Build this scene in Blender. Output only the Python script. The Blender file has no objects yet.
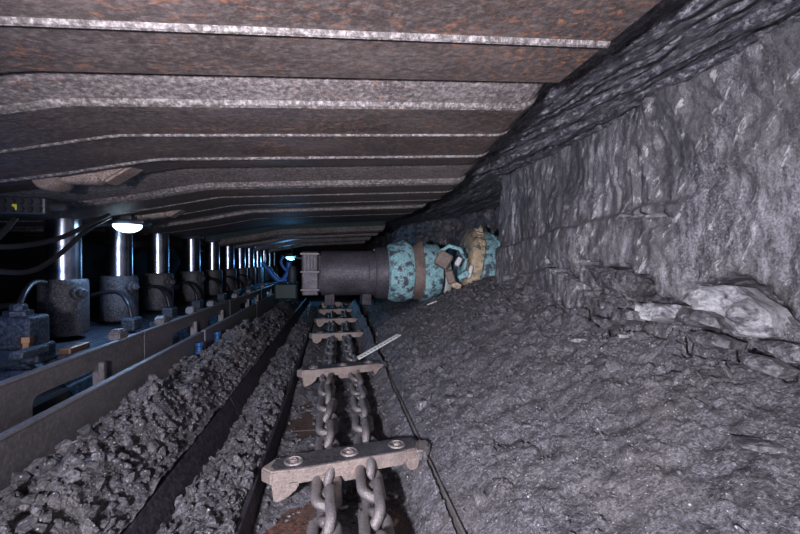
import bpy, bmesh, math, random
import numpy as np
from mathutils import Matrix, Vector
random.seed(7); rng = np.random.default_rng(7)
SC = bpy.context.scene
COL = SC.collection
PI = math.pi
# ------------------------------------------------------------------ helpers
F = 400.0; YAW = math.radians(9.23)
def ray(u, v):
    a = math.atan((u-400)/F) + YAW
    # direction with horizontal length and depth handled exactly
    cx, cz = (u-400)/F, (262-v)/F
    return Vector((cx*math.cos(YAW)+math.sin(YAW), math.cos(YAW)-cx*math.sin(YAW), cz))
def onX(u, v, X): r = ray(u, v); return r*(X/r.x)
def onY(u, v, Y): r = ray(u, v); return r*(Y/r.y)
def onZ(u, v, Z): r = ray(u, v); return r*(Z/r.z)

def hash3(ix, iy, iz, seed):
    h = (ix.astype(np.int64)*374761393 + iy.astype(np.int64)*668265263 + iz.astype(np.int64)*2147483647 + seed*1274126177) & 0xffffffff
    h = ((h ^ (h >> 13))*1274126177) & 0xffffffff
    h = h ^ (h >> 16)
    return (h & 0xffff)/32767.5 - 1
def vnoise(x, y, z, seed=0):
    x, y, z = np.broadcast_arrays(np.asarray(x, float), np.asarray(y, float), np.asarray(z, float))
    ix, iy, iz = np.floor(x), np.floor(y), np.floor(z)
    fx, fy, fz = x-ix, y-iy, z-iz
    fx, fy, fz = [t*t*(3-2*t) for t in (fx, fy, fz)]
    r = 0
    for a in (0, 1):
        for b in (0, 1):
            for c in (0, 1):
                w = (fx if a else 1-fx)*(fy if b else 1-fy)*(fz if c else 1-fz)
                r = r + w*hash3(ix+a, iy+b, iz+c, seed)
    return r
def fbm(x, y, z=0, oct=4, seed=0, gain=.5):
    r = 0; a = 1; f = 1
    for k in range(oct):
        r = r + a*vnoise(np.asarray(x)*f+k*17.3, np.asarray(y)*f+k*5.1, np.asarray(z)*f, seed+k); a *= gain; f *= 2.03
    return r
def cells(x, y, seed=0, jit=1.0):
    """2-D worley: (F1, F2, id value of the nearest cell)"""
    x = np.asarray(x, float); y = np.asarray(y, float)
    ix, iy = np.floor(x), np.floor(y)
    f1 = np.full(x.shape, 9.); f2 = np.full(x.shape, 9.); idv = np.zeros(x.shape)
    for a in (-1, 0, 1):
        for b in (-1, 0, 1):
            cx, cy = ix+a, iy+b
            px = cx+.5+.5*jit*hash3(cx, cy, cx*0, seed); py = cy+.5+.5*jit*hash3(cx, cy, cx*0, seed+9)
            d = np.hypot(px-x, py-y); v = hash3(cx, cy, cx*0, seed+21)
            near = d < f1
            f2 = np.where(near, f1, np.minimum(f2, d)); idv = np.where(near, v, idv); f1 = np.where(near, d, f1)
    return f1, f2, idv

def link(name, me, mat, parent=None, smooth=False):
    o = bpy.data.objects.new(name, me); COL.objects.link(o)
    if mat:
        for m in (mat if isinstance(mat, (list, tuple)) else [mat]): me.materials.append(m)
    if smooth:
        me.polygons.foreach_set('use_smooth', [True]*len(me.polygons))
    if parent is not None:
        o.parent = parent; o.matrix_parent_inverse = inv_of(parent)
    return o
def inv_of(p):
    m = Matrix.Identity(4); q = p
    while q is not None:
        m = q.matrix_basis @ m if q.parent is None else q.matrix_basis @ m
        q = q.parent
    # parts are always modelled in world space: undo the root's transform only once
    return m.inverted() if p.parent is None else Matrix.Identity(4)
def mk(name, verts, faces, mat, parent=None, smooth=False):
    me = bpy.data.meshes.new(name)
    me.from_pydata([tuple(v) for v in verts], [], [tuple(f) for f in faces]); me.update()
    return link(name, me, mat, parent, smooth)
def from_bm(name, bm, mat, parent=None, smooth=False, auto=None):
    me = bpy.data.meshes.new(name)
    bmesh.ops.recalc_face_normals(bm, faces=bm.faces)
    bm.to_mesh(me); bm.free()
    o = link(name, me, mat, parent, smooth)
    if auto:
        me.polygons.foreach_set('use_smooth', [True]*len(me.polygons))
        try: me.set_sharp_from_angle(angle=math.radians(auto))
        except Exception: pass
    return o
def empty(name, loc, label=None, cat=None, group=None, rz=0):
    o = bpy.data.objects.new(name, None); COL.objects.link(o); o.location = loc; o.rotation_euler = (0, 0, rz)
    o.empty_display_size = .1
    if label: tag(o, label, cat, group)
    return o
def tag(o, label=None, cat=None, group=None, kind=None):
    if label: o['label'] = label
    if cat: o['category'] = cat
    if group: o['group'] = group
    if kind: o['kind'] = kind
    return o
def copy_tree(o, parent=None):
    c = o.copy(); COL.objects.link(c)
    if parent is not None:
        c.parent = parent; c.matrix_parent_inverse = o.matrix_parent_inverse.copy()
    for ch in list(o.children): copy_tree(ch, c)
    return c

def box(bm, c, s, R=None, bev=0, seg=1):
    """axis box, centre c, full size s, optional rotation matrix; returns verts"""
    g = bmesh.ops.create_cube(bm, size=1)
    vs = g['verts']
    M = Matrix.Translation(c) @ (R.to_4x4() if R else Matrix.Identity(4)) @ Matrix.Diagonal((s[0], s[1], s[2], 1))
    bmesh.ops.transform(bm, matrix=M, verts=vs)
    if bev:
        es = list({e for v in vs for e in v.link_edges})
        bmesh.ops.bevel(bm, geom=es, offset=bev, segments=seg, affect='EDGES', profile=.5)
def basis(d):
    d = Vector(d).normalized(); a = Vector((0, 0, 1)) if abs(d.z) < .9 else Vector((1, 0, 0))
    x = d.cross(a).normalized(); y = d.cross(x)
    return x, y, d
def lathe(bm, prof, origin=(0, 0, 0), axis=(0, 0, 1), n=32, squash=None):
    """prof: list of (r, h) along axis"""
    x, y, d = basis(axis); o = Vector(origin); rings = []
    for r, h in prof:
        if r < 1e-5: rings.append([bm.verts.new(o+d*h)])
        else: rings.append([bm.verts.new(o+d*h+x*(r*math.cos(2*PI*k/n))+y*(r*math.sin(2*PI*k/n))) for k in range(n)])
    for A, B in zip(rings, rings[1:]):
        for k in range(n):
            k2 = (k+1) % n
            try:
                if len(A) == 1 and len(B) == 1: continue
                if len(A) == 1: bm.faces.new((A[0], B[k], B[k2]))
                elif len(B) == 1: bm.faces.new((A[k], A[k2], B[0]))
                else: bm.faces.new((A[k], A[k2], B[k2], B[k]))
            except ValueError: pass
def tube(bm, pts, r, n=10, caps=True, closed=False):
    pts = [Vector(p) for p in pts]; N = len(pts); rings = []
    up = None
    for i, p in enumerate(pts):
        if closed: d = (pts[(i+1) % N]-pts[i-1]).normalized()
        else: d = (pts[min(i+1, N-1)]-pts[max(i-1, 0)]).normalized()
        if up is None: x, y, _ = basis(d)
        else:
            x = (up - d*up.dot(d)).normalized(); y = d.cross(x)
        up = x
        rr = r[i] if isinstance(r, (list, tuple)) else r
        rings.append([bm.verts.new(p+x*(rr*math.cos(2*PI*k/n))+y*(rr*math.sin(2*PI*k/n))) for k in range(n)])
    for i in range(N if closed else N-1):
        A, B = rings[i], rings[(i+1) % N]
        for k in range(n):
            bm.faces.new((A[k], A[(k+1) % n], B[(k+1) % n], B[k]))
    if caps and not closed:
        bm.faces.new(rings[0][::-1]); bm.faces.new(rings[-1])
def spline(P, n=12):
    P = [Vector(p) for p in P]; Q = [P[0]*2-P[1]]+P+[P[-1]*2-P[-2]]; out = []
    for i in range(1, len(Q)-2):
        for k in range(n):
            t = k/n; a, b, c, d = Q[i-1], Q[i], Q[i+1], Q[i+2]
            out.append(.5*((2*b)+(c-a)*t+(2*a-5*b+4*c-d)*t*t+(3*b-3*c+d-a)*t**3))
    out.append(P[-1]); return out
def prism(bm, poly, n_vec, bev=0, seg=1):
    """closed polygon (3-D points) extruded by n_vec"""
    A = [bm.verts.new(p) for p in poly]; B = [bm.verts.new(Vector(p)+Vector(n_vec)) for p in poly]
    fs = [bm.faces.new(A), bm.faces.new(B[::-1])]
    for i in range(len(A)):
        j = (i+1) % len(A); fs.append(bm.faces.new((A[j], A[i], B[i], B[j])))
    if bev:
        es = list({e for f in fs for e in f.edges})
        bmesh.ops.bevel(bm, geom=es, offset=bev, segments=seg, affect='EDGES')
def grid_mesh(P):
    """P: (n,m,3) array -> verts, faces"""
    n, m = P.shape[:2]; idx = np.arange(n*m).reshape(n, m)
    f = np.stack([idx[:-1, :-1], idx[1:, :-1], idx[1:, 1:], idx[:-1, 1:]], -1).reshape(-1, 4)
    return P.reshape(-1, 3), f
def mesh_np(name, V, Fq, mat, parent=None, smooth=True, F3=None, tri_smooth=False):
    """fast mesh build from numpy quads (and optional triangles appended)"""
    me = bpy.data.meshes.new(name)
    nq = len(Fq); nt = 0 if F3 is None else len(F3)
    loops = Fq.reshape(-1) if nt == 0 else np.concatenate([Fq.reshape(-1), F3.reshape(-1)])
    me.vertices.add(len(V)); me.vertices.foreach_set('co', np.ascontiguousarray(V, dtype=np.float32).reshape(-1))
    me.loops.add(len(loops)); me.loops.foreach_set('vertex_index', loops.astype(np.int32))
    me.polygons.add(nq+nt)
    st = np.concatenate([np.arange(nq)*4, nq*4+np.arange(nt)*3]).astype(np.int32)
    me.polygons.foreach_set('loop_start', st)
    me.update(calc_edges=True)
    me.polygons.foreach_set('use_smooth', np.concatenate([np.full(nq, smooth), np.full(nt, tri_smooth)]))
    me.validate()
    return link(name, me, mat, parent)
_b = bmesh.new(); bmesh.ops.create_icosphere(_b, subdivisions=1, radius=1)
ICO_V = np.array([v.co[:] for v in _b.verts]); ICO_F = np.array([[v.index for v in f.verts] for f in _b.faces]); _b.free()
def chunks(P, S, flat=.6):
    """P (k,3) centres, S (k) sizes -> verts, tris of k angular stones"""
    k = len(P); n = len(ICO_V)
    V = np.repeat(ICO_V[None], k, 0)*(1+rng.uniform(-.32, .32, (k, n, 1)))
    V = V*np.stack([rng.uniform(.7, 1.3, k), rng.uniform(.6, 1.1, k), rng.uniform(.35, 1, k)*flat/.6], -1)[:, None]
    q = rng.normal(size=(k, 4)); q[:, 1:3] *= .5; q /= np.linalg.norm(q, axis=1, keepdims=True)
    w, x, y, z = q.T
    R = np.stack([1-2*(y*y+z*z), 2*(x*y-w*z), 2*(x*z+w*y), 2*(x*y+w*z), 1-2*(x*x+z*z), 2*(y*z-w*x), 2*(x*z-w*y), 2*(y*z+w*x), 1-2*(x*x+y*y)], -1).reshape(k, 3, 3)
    V = np.einsum('kij,knj->kni', R, V)*np.asarray(S)[:, None, None]+np.asarray(P)[:, None]
    Ft = ICO_F[None]+(np.arange(k)*n)[:, None, None]
    return V.reshape(-1, 3), Ft.reshape(-1, 3)

# ------------------------------------------------------------------ materials
class NT:
    def __init__(s, name):
        s.m = bpy.data.materials.new(name); s.m.use_nodes = True; s.t = s.m.node_tree; s.t.nodes.clear()
        s.out = s.n('ShaderNodeOutputMaterial'); s.b = s.n('ShaderNodeBsdfPrincipled'); s.l(s.b.outputs[0], s.out.inputs[0])
        s.tc = s.n('ShaderNodeTexCoord')
    def n(s, t): return s.t.nodes.new(t)
    def l(s, a, b): s.t.links.new(a, b)
    def co(s, scale=(1, 1, 1), rot=(0, 0, 0), tex=False):
        m = s.n('ShaderNodeMapping'); m.vector_type = 'TEXTURE' if tex else 'POINT'; s.l(s.tc.outputs['Object'], m.inputs[0]); m.inputs['Scale'].default_value = scale; m.inputs['Rotation'].default_value = rot
        return m.outputs[0]
    def noise(s, scale, det=4, rough=.55, co=None, dist=0):
        x = s.n('ShaderNodeTexNoise'); x.inputs['Scale'].default_value = scale; x.inputs['Detail'].default_value = det
        x.inputs['Roughness'].default_value = rough; x.inputs['Distortion'].default_value = dist
        s.l(co or s.co(), x.inputs['Vector']); return x.outputs['Fac']
    def voro(s, scale, co=None, feat='F1'):
        x = s.n('ShaderNodeTexVoronoi'); x.feature = feat; x.inputs['Scale'].default_value = scale
        s.l(co or s.co(), x.inputs['Vector']); return x
    def ramp(s, fac, stops, interp='LINEAR'):
        r = s.n('ShaderNodeValToRGB'); r.color_ramp.interpolation = interp; e = r.color_ramp.elements
        while len(e) < len(stops): e.new(.5)
        for i, (p, c) in enumerate(stops):
            e[i].position = p; c = (c, c, c) if isinstance(c, (int, float)) else c; e[i].color = (*c, 1)
        s.l(fac, r.inputs[0]); return r.outputs[0]
    def mix(s, fac, a, b):
        x = s.n('ShaderNodeMix'); x.data_type = 'RGBA'
        for sock, v in ((x.inputs[0], fac), (x.inputs[6], a), (x.inputs[7], b)):
            if isinstance(v, (int, float)): sock.default_value = v
            elif isinstance(v, tuple): sock.default_value = (*v, 1)
            else: s.l(v, sock)
        return x.outputs[2]
    def math(s, op, a, b):
        x = s.n('ShaderNodeMath'); x.operation = op
        for sock, v in ((x.inputs[0], a), (x.inputs[1], b)):
            if isinstance(v, (int, float)): sock.default_value = v
            else: s.l(v, sock)
        return x.outputs[0]
    def bump(s, h, strength=.5, dist=.01, prev=None):
        x = s.n('ShaderNodeBump'); x.inputs['Strength'].default_value = strength; x.inputs['Distance'].default_value = dist
        s.l(h, x.inputs['Height'])
        if prev is not None: s.l(prev, x.inputs['Normal'])
        return x.outputs[0]
    def fin(s, col=None, rough=None, metal=None, normal=None, spec=None):
        for key, v in (('Base Color', col), ('Roughness', rough), ('Metallic', metal), ('Normal', normal), ('Specular IOR Level', spec)):
            if v is None: continue
            k = s.b.inputs[key]
            if isinstance(v, (int, float)): k.default_value = v
            elif isinstance(v, tuple): k.default_value = (*v, 1)
            else: s.l(v, k)
        return s.m

def coal_mat(name, lo, hi, fleck=.5, rough=(.35, .75), fine=90, bstr=.6, tint=(1, .945, 1.09), fthr=.16, fcol=(.62, .61, .66)):
    t = NT(name); c = lambda v: tuple(v*k for k in tint)
    base = t.ramp(t.noise(5, 5, .6), [(.32, c(lo)), (.7, c(hi))])
    g1 = t.noise(fine*1.1, 5, .75)
    base = t.mix(t.ramp(g1, [(.50, 0.0), (.64, .75)]), base, c(hi*2.1))  # pale peaks: glint on the grains painted into the colour
    base = t.mix(t.ramp(g1, [(.37, .8), (.49, 0.0)]), base, c(lo*.25))  # dark pits: shade between the grains painted into the colour
    base = t.mix(t.ramp(t.noise(2.2, 4, .6), [(.5, 0.0), (.75, .45)]), base, (hi*1.1, hi*.92, hi*.86))
    base = t.mix(t.ramp(t.noise(13, 6, .7), [(.40, .65), (.5, 0.0)]), base, c(lo*.4))
    for k, (sc, am, ft) in enumerate(((fine*.42, 1.0, fthr*.45), (fine*1.15, .8, fthr))):  # pale dirt flecks that also paint in the coal's sparkle
        v = t.voro(sc); sp = t.ramp(v.outputs['Distance'], [(ft, 1.0), (ft+.09, 0.0)])
        pick = t.n('ShaderNodeSeparateColor'); t.l(v.outputs['Color'], pick.inputs[0])
        msk = t.ramp(pick.outputs[0], [(.84, 0.0), (.88, 1.0)])
        base = t.mix(t.math('MULTIPLY', t.math('MULTIPLY', sp, msk), fleck*am), base, fcol)
    ro = t.ramp(t.noise(fine*.7, 2), [(.35, rough[0]), (.65, rough[1])])
    n1 = t.bump(t.noise(fine*.35, 5, .7), bstr, .03)
    n2 = t.bump(g1, bstr, .008, n1)
    return t.fin(base, ro, 0, n2, .6)
M = {}
M['debris'] = coal_mat('coal_debris', .082, .135, .9, (.38, .75), 100, .6)
M['heap'] = coal_mat('coal_heap', .055, .125, .9, (.25, .6), 80, .9)
M['lump'] = coal_mat('coal_lump', .12, .22, .3, (.3, .6), 60, .5)
M['slab_dark'] = coal_mat('slab_dark', .07, .12, .35, (.35, .6), 60, .5)

def wall_mat():
    t = NT('coal_face')
    vs = t.co((1, 1, .22), (.12, 0, 0))
    diag = t.co((1, 1, 3.2), (.55, 0, 0), True)
    a = t.noise(4, 7, .7, vs); b = t.noise(34, 6, .75, vs, .3); d = t.noise(26, 6, .75, diag, .3); g = t.noise(120, 4, .75)
    base = t.ramp(a, [(.36, (.055, .050, .064)), (.5, (.105, .099, .118)), (.66, (.17, .162, .185))])
    base = t.mix(t.ramp(b, [(.50, 0.0), (.62, .8)]), base, (.33, .32, .36))
    base = t.mix(t.ramp(b, [(.39, .85), (.49, 0.0)]), base, (.04, .037, .045))
    base = t.mix(t.ramp(g, [(.51, 0.0), (.66, .75)]), base, (.33, .32, .36))  # pale peaks paint the light caught by the rock grain
    base = t.mix(t.ramp(g, [(.36, .8), (.48, 0.0)]), base, (.035, .033, .04))  # dark pits paint the shade between the rock grains
    base = t.mix(t.ramp(t.noise(2.6, 4, .6), [(.5, 0.0), (.72, .55)]), base, (.13, .112, .105))
    base = t.mix(t.ramp(t.noise(3, 4, .65, diag), [(.42, .6), (.52, 0.0)]), base, (.045, .042, .05))
    base = t.mix(t.ramp(d, [(.58, 0.0), (.64, .8)]), base, (.55, .54, .58))
    ro = t.ramp(b, [(.35, .28), (.65, .6)])
    n = t.bump(t.noise(16, 6, .75, vs, .3), .18, .03)
    n = t.bump(d, .45, .02, n); n = t.bump(g, .6, .008, n)
    return t.fin(base, ro, 0, n, .8)
M['wall'] = wall_mat()
def roof_mat():
    t = NT('roof_rock')
    st = t.co((1, .12, 1), (0, 0, -.12)); s2 = t.co((1, .35, 1), (0, 0, -.1))
    a = t.noise(12, 8, .78, st, .6); b = t.noise(60, 6, .78, s2); g = t.noise(100, 4, .75)
    base = t.ramp(a, [(.36, (.035, .035, .055)), (.52, (.13, .126, .155)), (.66, (.34, .33, .38))])
    base = t.mix(t.ramp(b, [(.52, 0.0), (.61, .9)]), base, (.55, .54, .6))
    base = t.mix(t.ramp(b, [(.39, .9), (.49, 0.0)]), base, (.03, .03, .045))
    base = t.mix(t.ramp(g, [(.40, .9), (.49, 0.0)]), base, (.02, .02, .03))  # dark pits: grain shade put into the roof colour
    n = t.bump(a, .7, .06); n = t.bump(b, .7, .02, n); n = t.bump(g, .5, .008, n)
    return t.fin(base, t.ramp(b, [(.35, .25), (.65, .55)]), 0, n, .7)
M['roof'] = roof_mat()
def steel(name, cols, rust=(.30, .12, .06), rthr=(.62, .72), rough=(.4, .7), metal=.35, sc=1.0, bstr=.4, wear=None, stretch=(.35, 1, 1), gc=.7, patch=None):
    t = NT(name); st = t.co(stretch)
    a = t.noise(4*sc, 7, .7, st); b = t.noise(34*sc, 7, .75, t.co((.3+.7*stretch[0], 1, 1)), .3)
    base = t.ramp(a, [(.3, cols[0]), (.52, cols[1]), (.72, cols[2])])
    gg = t.noise(60*sc, 5, .75, t.co((.5+.5*stretch[0], 1, 1)))
    base = t.mix(t.ramp(gg, [(.5, 0.0), (.63, gc)]), base, tuple(1.8*c for c in cols[2]))
    base = t.mix(t.ramp(gg, [(.38, gc), (.49, 0.0)]), base, tuple(.45*c for c in cols[0]))
    if rust:
        rm = t.math('MULTIPLY', t.ramp(b, [(rthr[0], 0.0), (rthr[1], 1.0)]), t.ramp(t.noise(2.2*sc, 4, .6), [(.46, .0), (.66, .85)]))
        base = t.mix(rm, base, rust)
        if patch:     # a rust stain of its own around one spot of the plate
            vd = t.n('ShaderNodeVectorMath'); vd.operation = 'DISTANCE'; t.l(t.tc.outputs['Object'], vd.inputs[0]); vd.inputs[1].default_value = patch[:3]
            pm = t.ramp(vd.outputs['Value'], [(patch[3]*.25, .9), (patch[3], 0.0)])
            base = t.mix(t.math('MULTIPLY', pm, t.ramp(t.noise(46, 7, .75), [(.53, 0.0), (.63, .75)])), base, (.50, .20, .09))
    if wear:
        base = t.mix(t.ramp(t.noise(4.2*sc, 7, .72), [(.50, 0.0), (.58, .95)]), base, wear)
    n = t.bump(b, bstr, .012); n = t.bump(t.noise(110*sc, 4, .7), bstr, .004, n)
    return t.fin(base, t.ramp(b, [(.3, rough[0]), (.7, rough[1])]), metal, n, .5)
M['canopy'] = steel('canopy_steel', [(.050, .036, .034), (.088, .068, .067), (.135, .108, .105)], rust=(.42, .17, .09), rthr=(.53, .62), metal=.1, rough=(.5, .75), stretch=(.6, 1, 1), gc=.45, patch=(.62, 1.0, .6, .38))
M['lip'] = steel('lit_canopy_side_steel', [(.11, .09, .092), (.17, .142, .145), (.24, .21, .215)], rust=(.42, .18, .1), rthr=(.54, .66), rough=(.5, .75), metal=.1, stretch=(1, 1, 1), bstr=.9)  # paler than the canopy: light on the camera-facing side put into colour
M['bead'] = steel('lit_weld_bead', [(.11, .092, .09), (.19, .165, .165), (.30, .27, .275)], rust=None, stretch=(1, 1, 1), bstr=.9)  # ridges facing the light, their brightness painted into the steel tone
M['lit_green_lip'] = steel('lit_greenish_side_steel', [(.15, .24, .25), (.24, .38, .37), (.32, .5, .48)], rust=None)  # brighter than the other sides: being lit is painted into the steel
M['plate'] = steel('plate_steel', [(.12, .112, .125), (.18, .165, .18), (.25, .225, .235)], rust=(.2, .13, .09), rough=(.35, .6), metal=.3, stretch=(1, .4, 1), gc=.22, bstr=.2)
M['rail'] = steel('rail_steel', [(.02, .018, .026), (.036, .03, .042), (.055, .048, .06)], rust=None, rough=(.4, .7))
M['bar'] = steel('flight_bar_steel', [(.16, .13, .125), (.28, .225, .21), (.38, .32, .30)], rust=(.3, .16, .12), rthr=(.5, .7), sc=2.2, rough=(.35, .6), stretch=(1, 1, 1), gc=.25)
M['bartop'] = steel('flight_bar_top', [(.03, .027, .033), (.06, .053, .062), (.12, .11, .12)], rust=None, sc=3, rough=(.3, .5), stretch=(1, 1, 1))
M['link'] = steel('chain_steel', [(.13, .115, .12), (.22, .195, .2), (.34, .31, .32)], rust=(.2, .12, .1), sc=3, rough=(.28, .5), metal=.5, stretch=(1, 1, 1), gc=.3)
M['deck'] = steel('deck_steel', [(.035, .028, .03), (.07, .05, .048), (.11, .075, .065)], rust=(.22, .10, .07), rthr=(.45, .6), sc=1.5, stretch=(1, 1, 1))
M['base'] = steel('base_steel', [(.03, .038, .055), (.055, .068, .10), (.09, .11, .15)], rust=(.2, .12, .08), rthr=(.58, .7), stretch=(1, 1, 1))
M['jacket'] = steel('jacket_steel', [(.05, .05, .062), (.09, .09, .11), (.15, .148, .17)], rust=(.3, .17, .1), rthr=(.55, .68), sc=1.6, stretch=(1, 1, 1))
M['shearer'] = steel('shearer_steel', [(.06, .053, .07), (.10, .09, .115), (.16, .148, .175)], rust=None, gc=.35, rough=(.35, .6), metal=.3, stretch=(1, 1, 1))
M['teal'] = steel('worn_teal_paint', [(.14, .38, .46), (.32, .66, .74), (.65, .9, .95)], rust=None, rough=(.35, .55), metal=.0, sc=2.5, wear=(.09, .075, .12), stretch=(1, 1, 1), bstr=.6)
M['cream'] = steel('worn_cream_paint', [(.38, .27, .17), (.62, .48, .33), (.78, .66, .5)], rust=None, metal=.05, sc=2.5, wear=(.09, .11, .12), stretch=(1, 1, 1), bstr=.2, gc=.4)
M['white'] = steel('chalky_white', [(.75, .75, .75), (.85, .85, .84), (.9, .9, .9)], rust=None, metal=0, sc=3, stretch=(1, 1, 1), bstr=.2)
M['brown'] = steel('brown_guard', [(.14, .10, .09), (.24, .175, .155), (.34, .27, .24)], rust=None, metal=.1, sc=3, stretch=(1, 1, 1))
def simple(name, col, rough=.5, metal=0, bump=0):
    t = NT(name); c = t.mix(t.ramp(t.noise(20, 4), [(.35, 0.0), (.7, 1.0)]), tuple(.7*x for x in col), col)
    n = t.bump(t.noise(80, 3), bump, .004) if bump else None
    return t.fin(c, rough, metal, n)
M['rubber'] = simple('black_rubber', (.028, .028, .034), .38)
M['dark'] = simple('dark_gap', (.006, .006, .008), .9)
M['panel'] = simple('dark_panel', (.04, .042, .055), .45, .2, .2)
M['blue'] = simple('blue_hose', (.04, .20, .75), .4)
M['bluelit'] = simple('blue_lit_fitting', (.03, .12, .35), .35, .3)  # blue light on the connectors painted in as their colour
M['yellow'] = simple('yellow_mark', (.75, .7, .08), .5)
M['darkteal'] = simple('dark_teal_paint', (.012, .04, .048), .5, .1)
M['brass'] = simple('brown_fitting', (.25, .14, .09), .4, .5)
M['back'] = simple('goaf_dark_rock', (.02, .02, .026), .9, 0, .5)
def chrome():
    t = NT('polished_chrome')
    c = t.ramp(t.noise(3, 3, .5, t.co((1, 1, 6))), [(.3, (.32, .36, .46)), (.7, (.5, .55, .66))])
    r = t.ramp(t.noise(6, 4, .6, t.co((4, 4, .5))), [(.3, .18), (.7, .30)])
    return t.fin(c, r, 1.0)
M['chrome'] = chrome()
def glow(name, col, s):
    t = NT(name); t.b.inputs['Base Color'].default_value = (.8, .9, 1, 1)
    t.b.inputs['Emission Color'].default_value = (*col, 1); t.b.inputs['Emission Strength'].default_value = s; return t.m
M['lamp'] = glow('lamp_diffuser', (.62, .86, 1), 7)
M['lampfar'] = glow('far_lamp_diffuser', (.25, .7, 1), 9)
M['lampback'] = glow('added_rear_lamp_diffuser', (.9, .9, 1), 6)  # glow of the unseen lamp added behind the camera
def slab_bright():
    t = NT('fresh_broken_rock')
    st = t.co((1, 1.8, 1), (.35, 0, 0), True)
    a = t.noise(15, 8, .75, st, 1.0); g = t.noise(90, 5, .75)
    base = t.ramp(a, [(.38, (.09, .088, .10)), (.44, (.38, .37, .41)), (.52, (.64, .63, .68)), (.64, (.85, .84, .88))])
    base = t.mix(t.ramp(g, [(.38, .7), (.46, 0.0)]), base, (.2, .19, .21))
    n = t.bump(a, 1.0, .07); n = t.bump(g, .8, .012, n)
    return t.fin(base, .4, 0, n, .7)
M['slab_bright'] = slab_bright()

# ------------------------------------------------------------------ the setting
def wallpath():
    P = [(1.50, -1.2), (1.47, .4), (1.45, 1.7), (1.43, 3.36), (1.50, 3.47), (2.15, 3.62), (2.25, 5.2), (1.9, 6.6), (1.45, 7.4), (1.3, 9), (1.2, 15)]
    steps = [.05, .012, .009, .011, .02, .03, .03, .03, .05, .12]
    out = []
    for (a, b), st in zip(zip(P, P[1:]), steps):
        L = math.hypot(b[0]-a[0], b[1]-a[1]); n = max(2, int(L/st))
        for k in range(n): out.append((a[0]+(b[0]-a[0])*k/n, a[1]+(b[1]-a[1])*k/n))
    out.append(P[-1]); return np.array(out)
def roofz(X, Y):
    X = np.asarray(X, float); Y = np.asarray(Y, float)
    s = np.clip((X-.42)/.22, 0, 1); s = s*s*(3-2*s)
    z = .92-.255*s + .06*np.clip((X-.78)/.5, 0, 1) + .02*np.clip(X-.7, 0, 2)
    st = fbm(X*7+Y*.9, Y*.9-X*.1, 0, 5, 31, .55)
    ledge = np.round((X*5.5+Y*.55+1.2*vnoise(X*2, Y*.6, 0, 77)))
    frac = (X*5.5+Y*.55+1.2*vnoise(X*2, Y*.6, 0, 77))-ledge
    return z + s*(.018*st + .022*frac + .012*fbm(X*18, Y*5, 0, 3, 91) + .006*fbm(X*50, Y*14, 0, 2, 93))
pth = wallpath()
zs = np.concatenate([np.arange(-1.1, -.45, .03), np.arange(-.45, .84, .011)])
PX = pth[:, 0][:, None]+0*zs[None]; PY = pth[:, 1][:, None]+0*zs[None]; PZ = zs[None]+0*PX
tan = np.gradient(pth, axis=0); tan /= np.linalg.norm(tan, axis=1, keepdims=True)
nx, ny = -tan[:, 1][:, None], tan[:, 0][:, None]       # points into the roadway (-X)
S = PY
d = .035*fbm(S*1.3, PZ*1.5, PX, 2, 3) + .009*fbm(S*7, PZ*3.2, PX*7, 4, 5) + .006*fbm(S*34, PZ*17, PX*20, 3, 8)
f1, f2, idv = cells(S*2.3+.3*vnoise(S*4, PZ*4, 0, 4), PZ*2.0+.2*vnoise(S*4, PZ*4, 0, 6), 12)
d += .02*idv*np.clip((f2-f1)*6, 0, 1)
near = np.clip((1.75-S)/.15, 0, 1)                      # the massive nearer part, rough and bulging to the roof
f1, f2, idv = cells((S*.8+PZ*.9)*7, (PZ-S*.5)*8, 44)
d += near*(.007*idv*np.clip((f2-f1)*2, 0, 1)+.010*np.abs(fbm(S*34, PZ*34, 0, 3, 60)))
d += near*.10*np.clip((PZ-.42)/.35, 0, 1)**1.5
# bedding line: the lower bench stands a little proud of the upper slab
bed = .107+(3.38-S)*.081+.012*vnoise(S*6, 0, 0, 2)
d += .035*(1-np.clip((PZ-bed)/.02, 0, 1))*np.clip((S-1.2)/.4, 0, 1)
# fluted vertical joints on the upper slab
fl = np.clip((S-1.75)/.1, 0, 1)*np.clip((PZ-bed)/.05, 0, 1)
d += fl*(.006*np.abs(vnoise(S*11, PZ*1.2, 0, 19))-.005+.004*vnoise(S*30, PZ*3, 0, 29))
def crack(y0, z0, z1, w=.011, dep=.10, wig=.02):
    c = y0+wig*vnoise(PZ*9, 0*PZ, 0, int(y0*10))
    return -dep*np.clip(1-np.abs(S-c)/w, 0, 1)*np.clip((PZ-z0)/.03, 0, 1)*np.clip((z1-PZ)/.03, 0, 1)
d += crack(1.745, .27, .56, .020, .3)+crack(1.86, .26, .5, .006, .05)+crack(2.08, .40, .62, .014, .2)+crack(1.42, -.10, .04, .006, .06)+crack(2.65, .1, .5, .008, .03)+crack(3.1, .0, .5, .012, .04)
def seg_dist(A, B, line):
    best = np.full(A.shape, 9.)
    for (a0, b0), (a1, b1) in zip(line, line[1:]):
        L2 = (a1-a0)**2+(b1-b0)**2; t = np.clip(((A-a0)*(a1-a0)+(B-b0)*(b1-b0))/max(L2, 1e-9), 0, 1)
        best = np.minimum(best, np.hypot(A-a0-t*(a1-a0), B-b0-t*(b1-b0)))
    return best
def groove(line_px, w, dep, X0=1.42):
    ln = [onX(u, v, X0) for u, v in line_px]; ln = [(p.y, p.z) for p in ln]
    ww = w*(.9+.5*vnoise(S*30, PZ*30, 0, 5))
    return -2.2*dep*np.clip(1.5-seg_dist(S+.012*vnoise(S*22, PZ*22, 0, 41), PZ+.012*vnoise(S*25, PZ*25, 0, 43), ln)/ww, 0, 1)
front = (S < 3.38)
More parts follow.
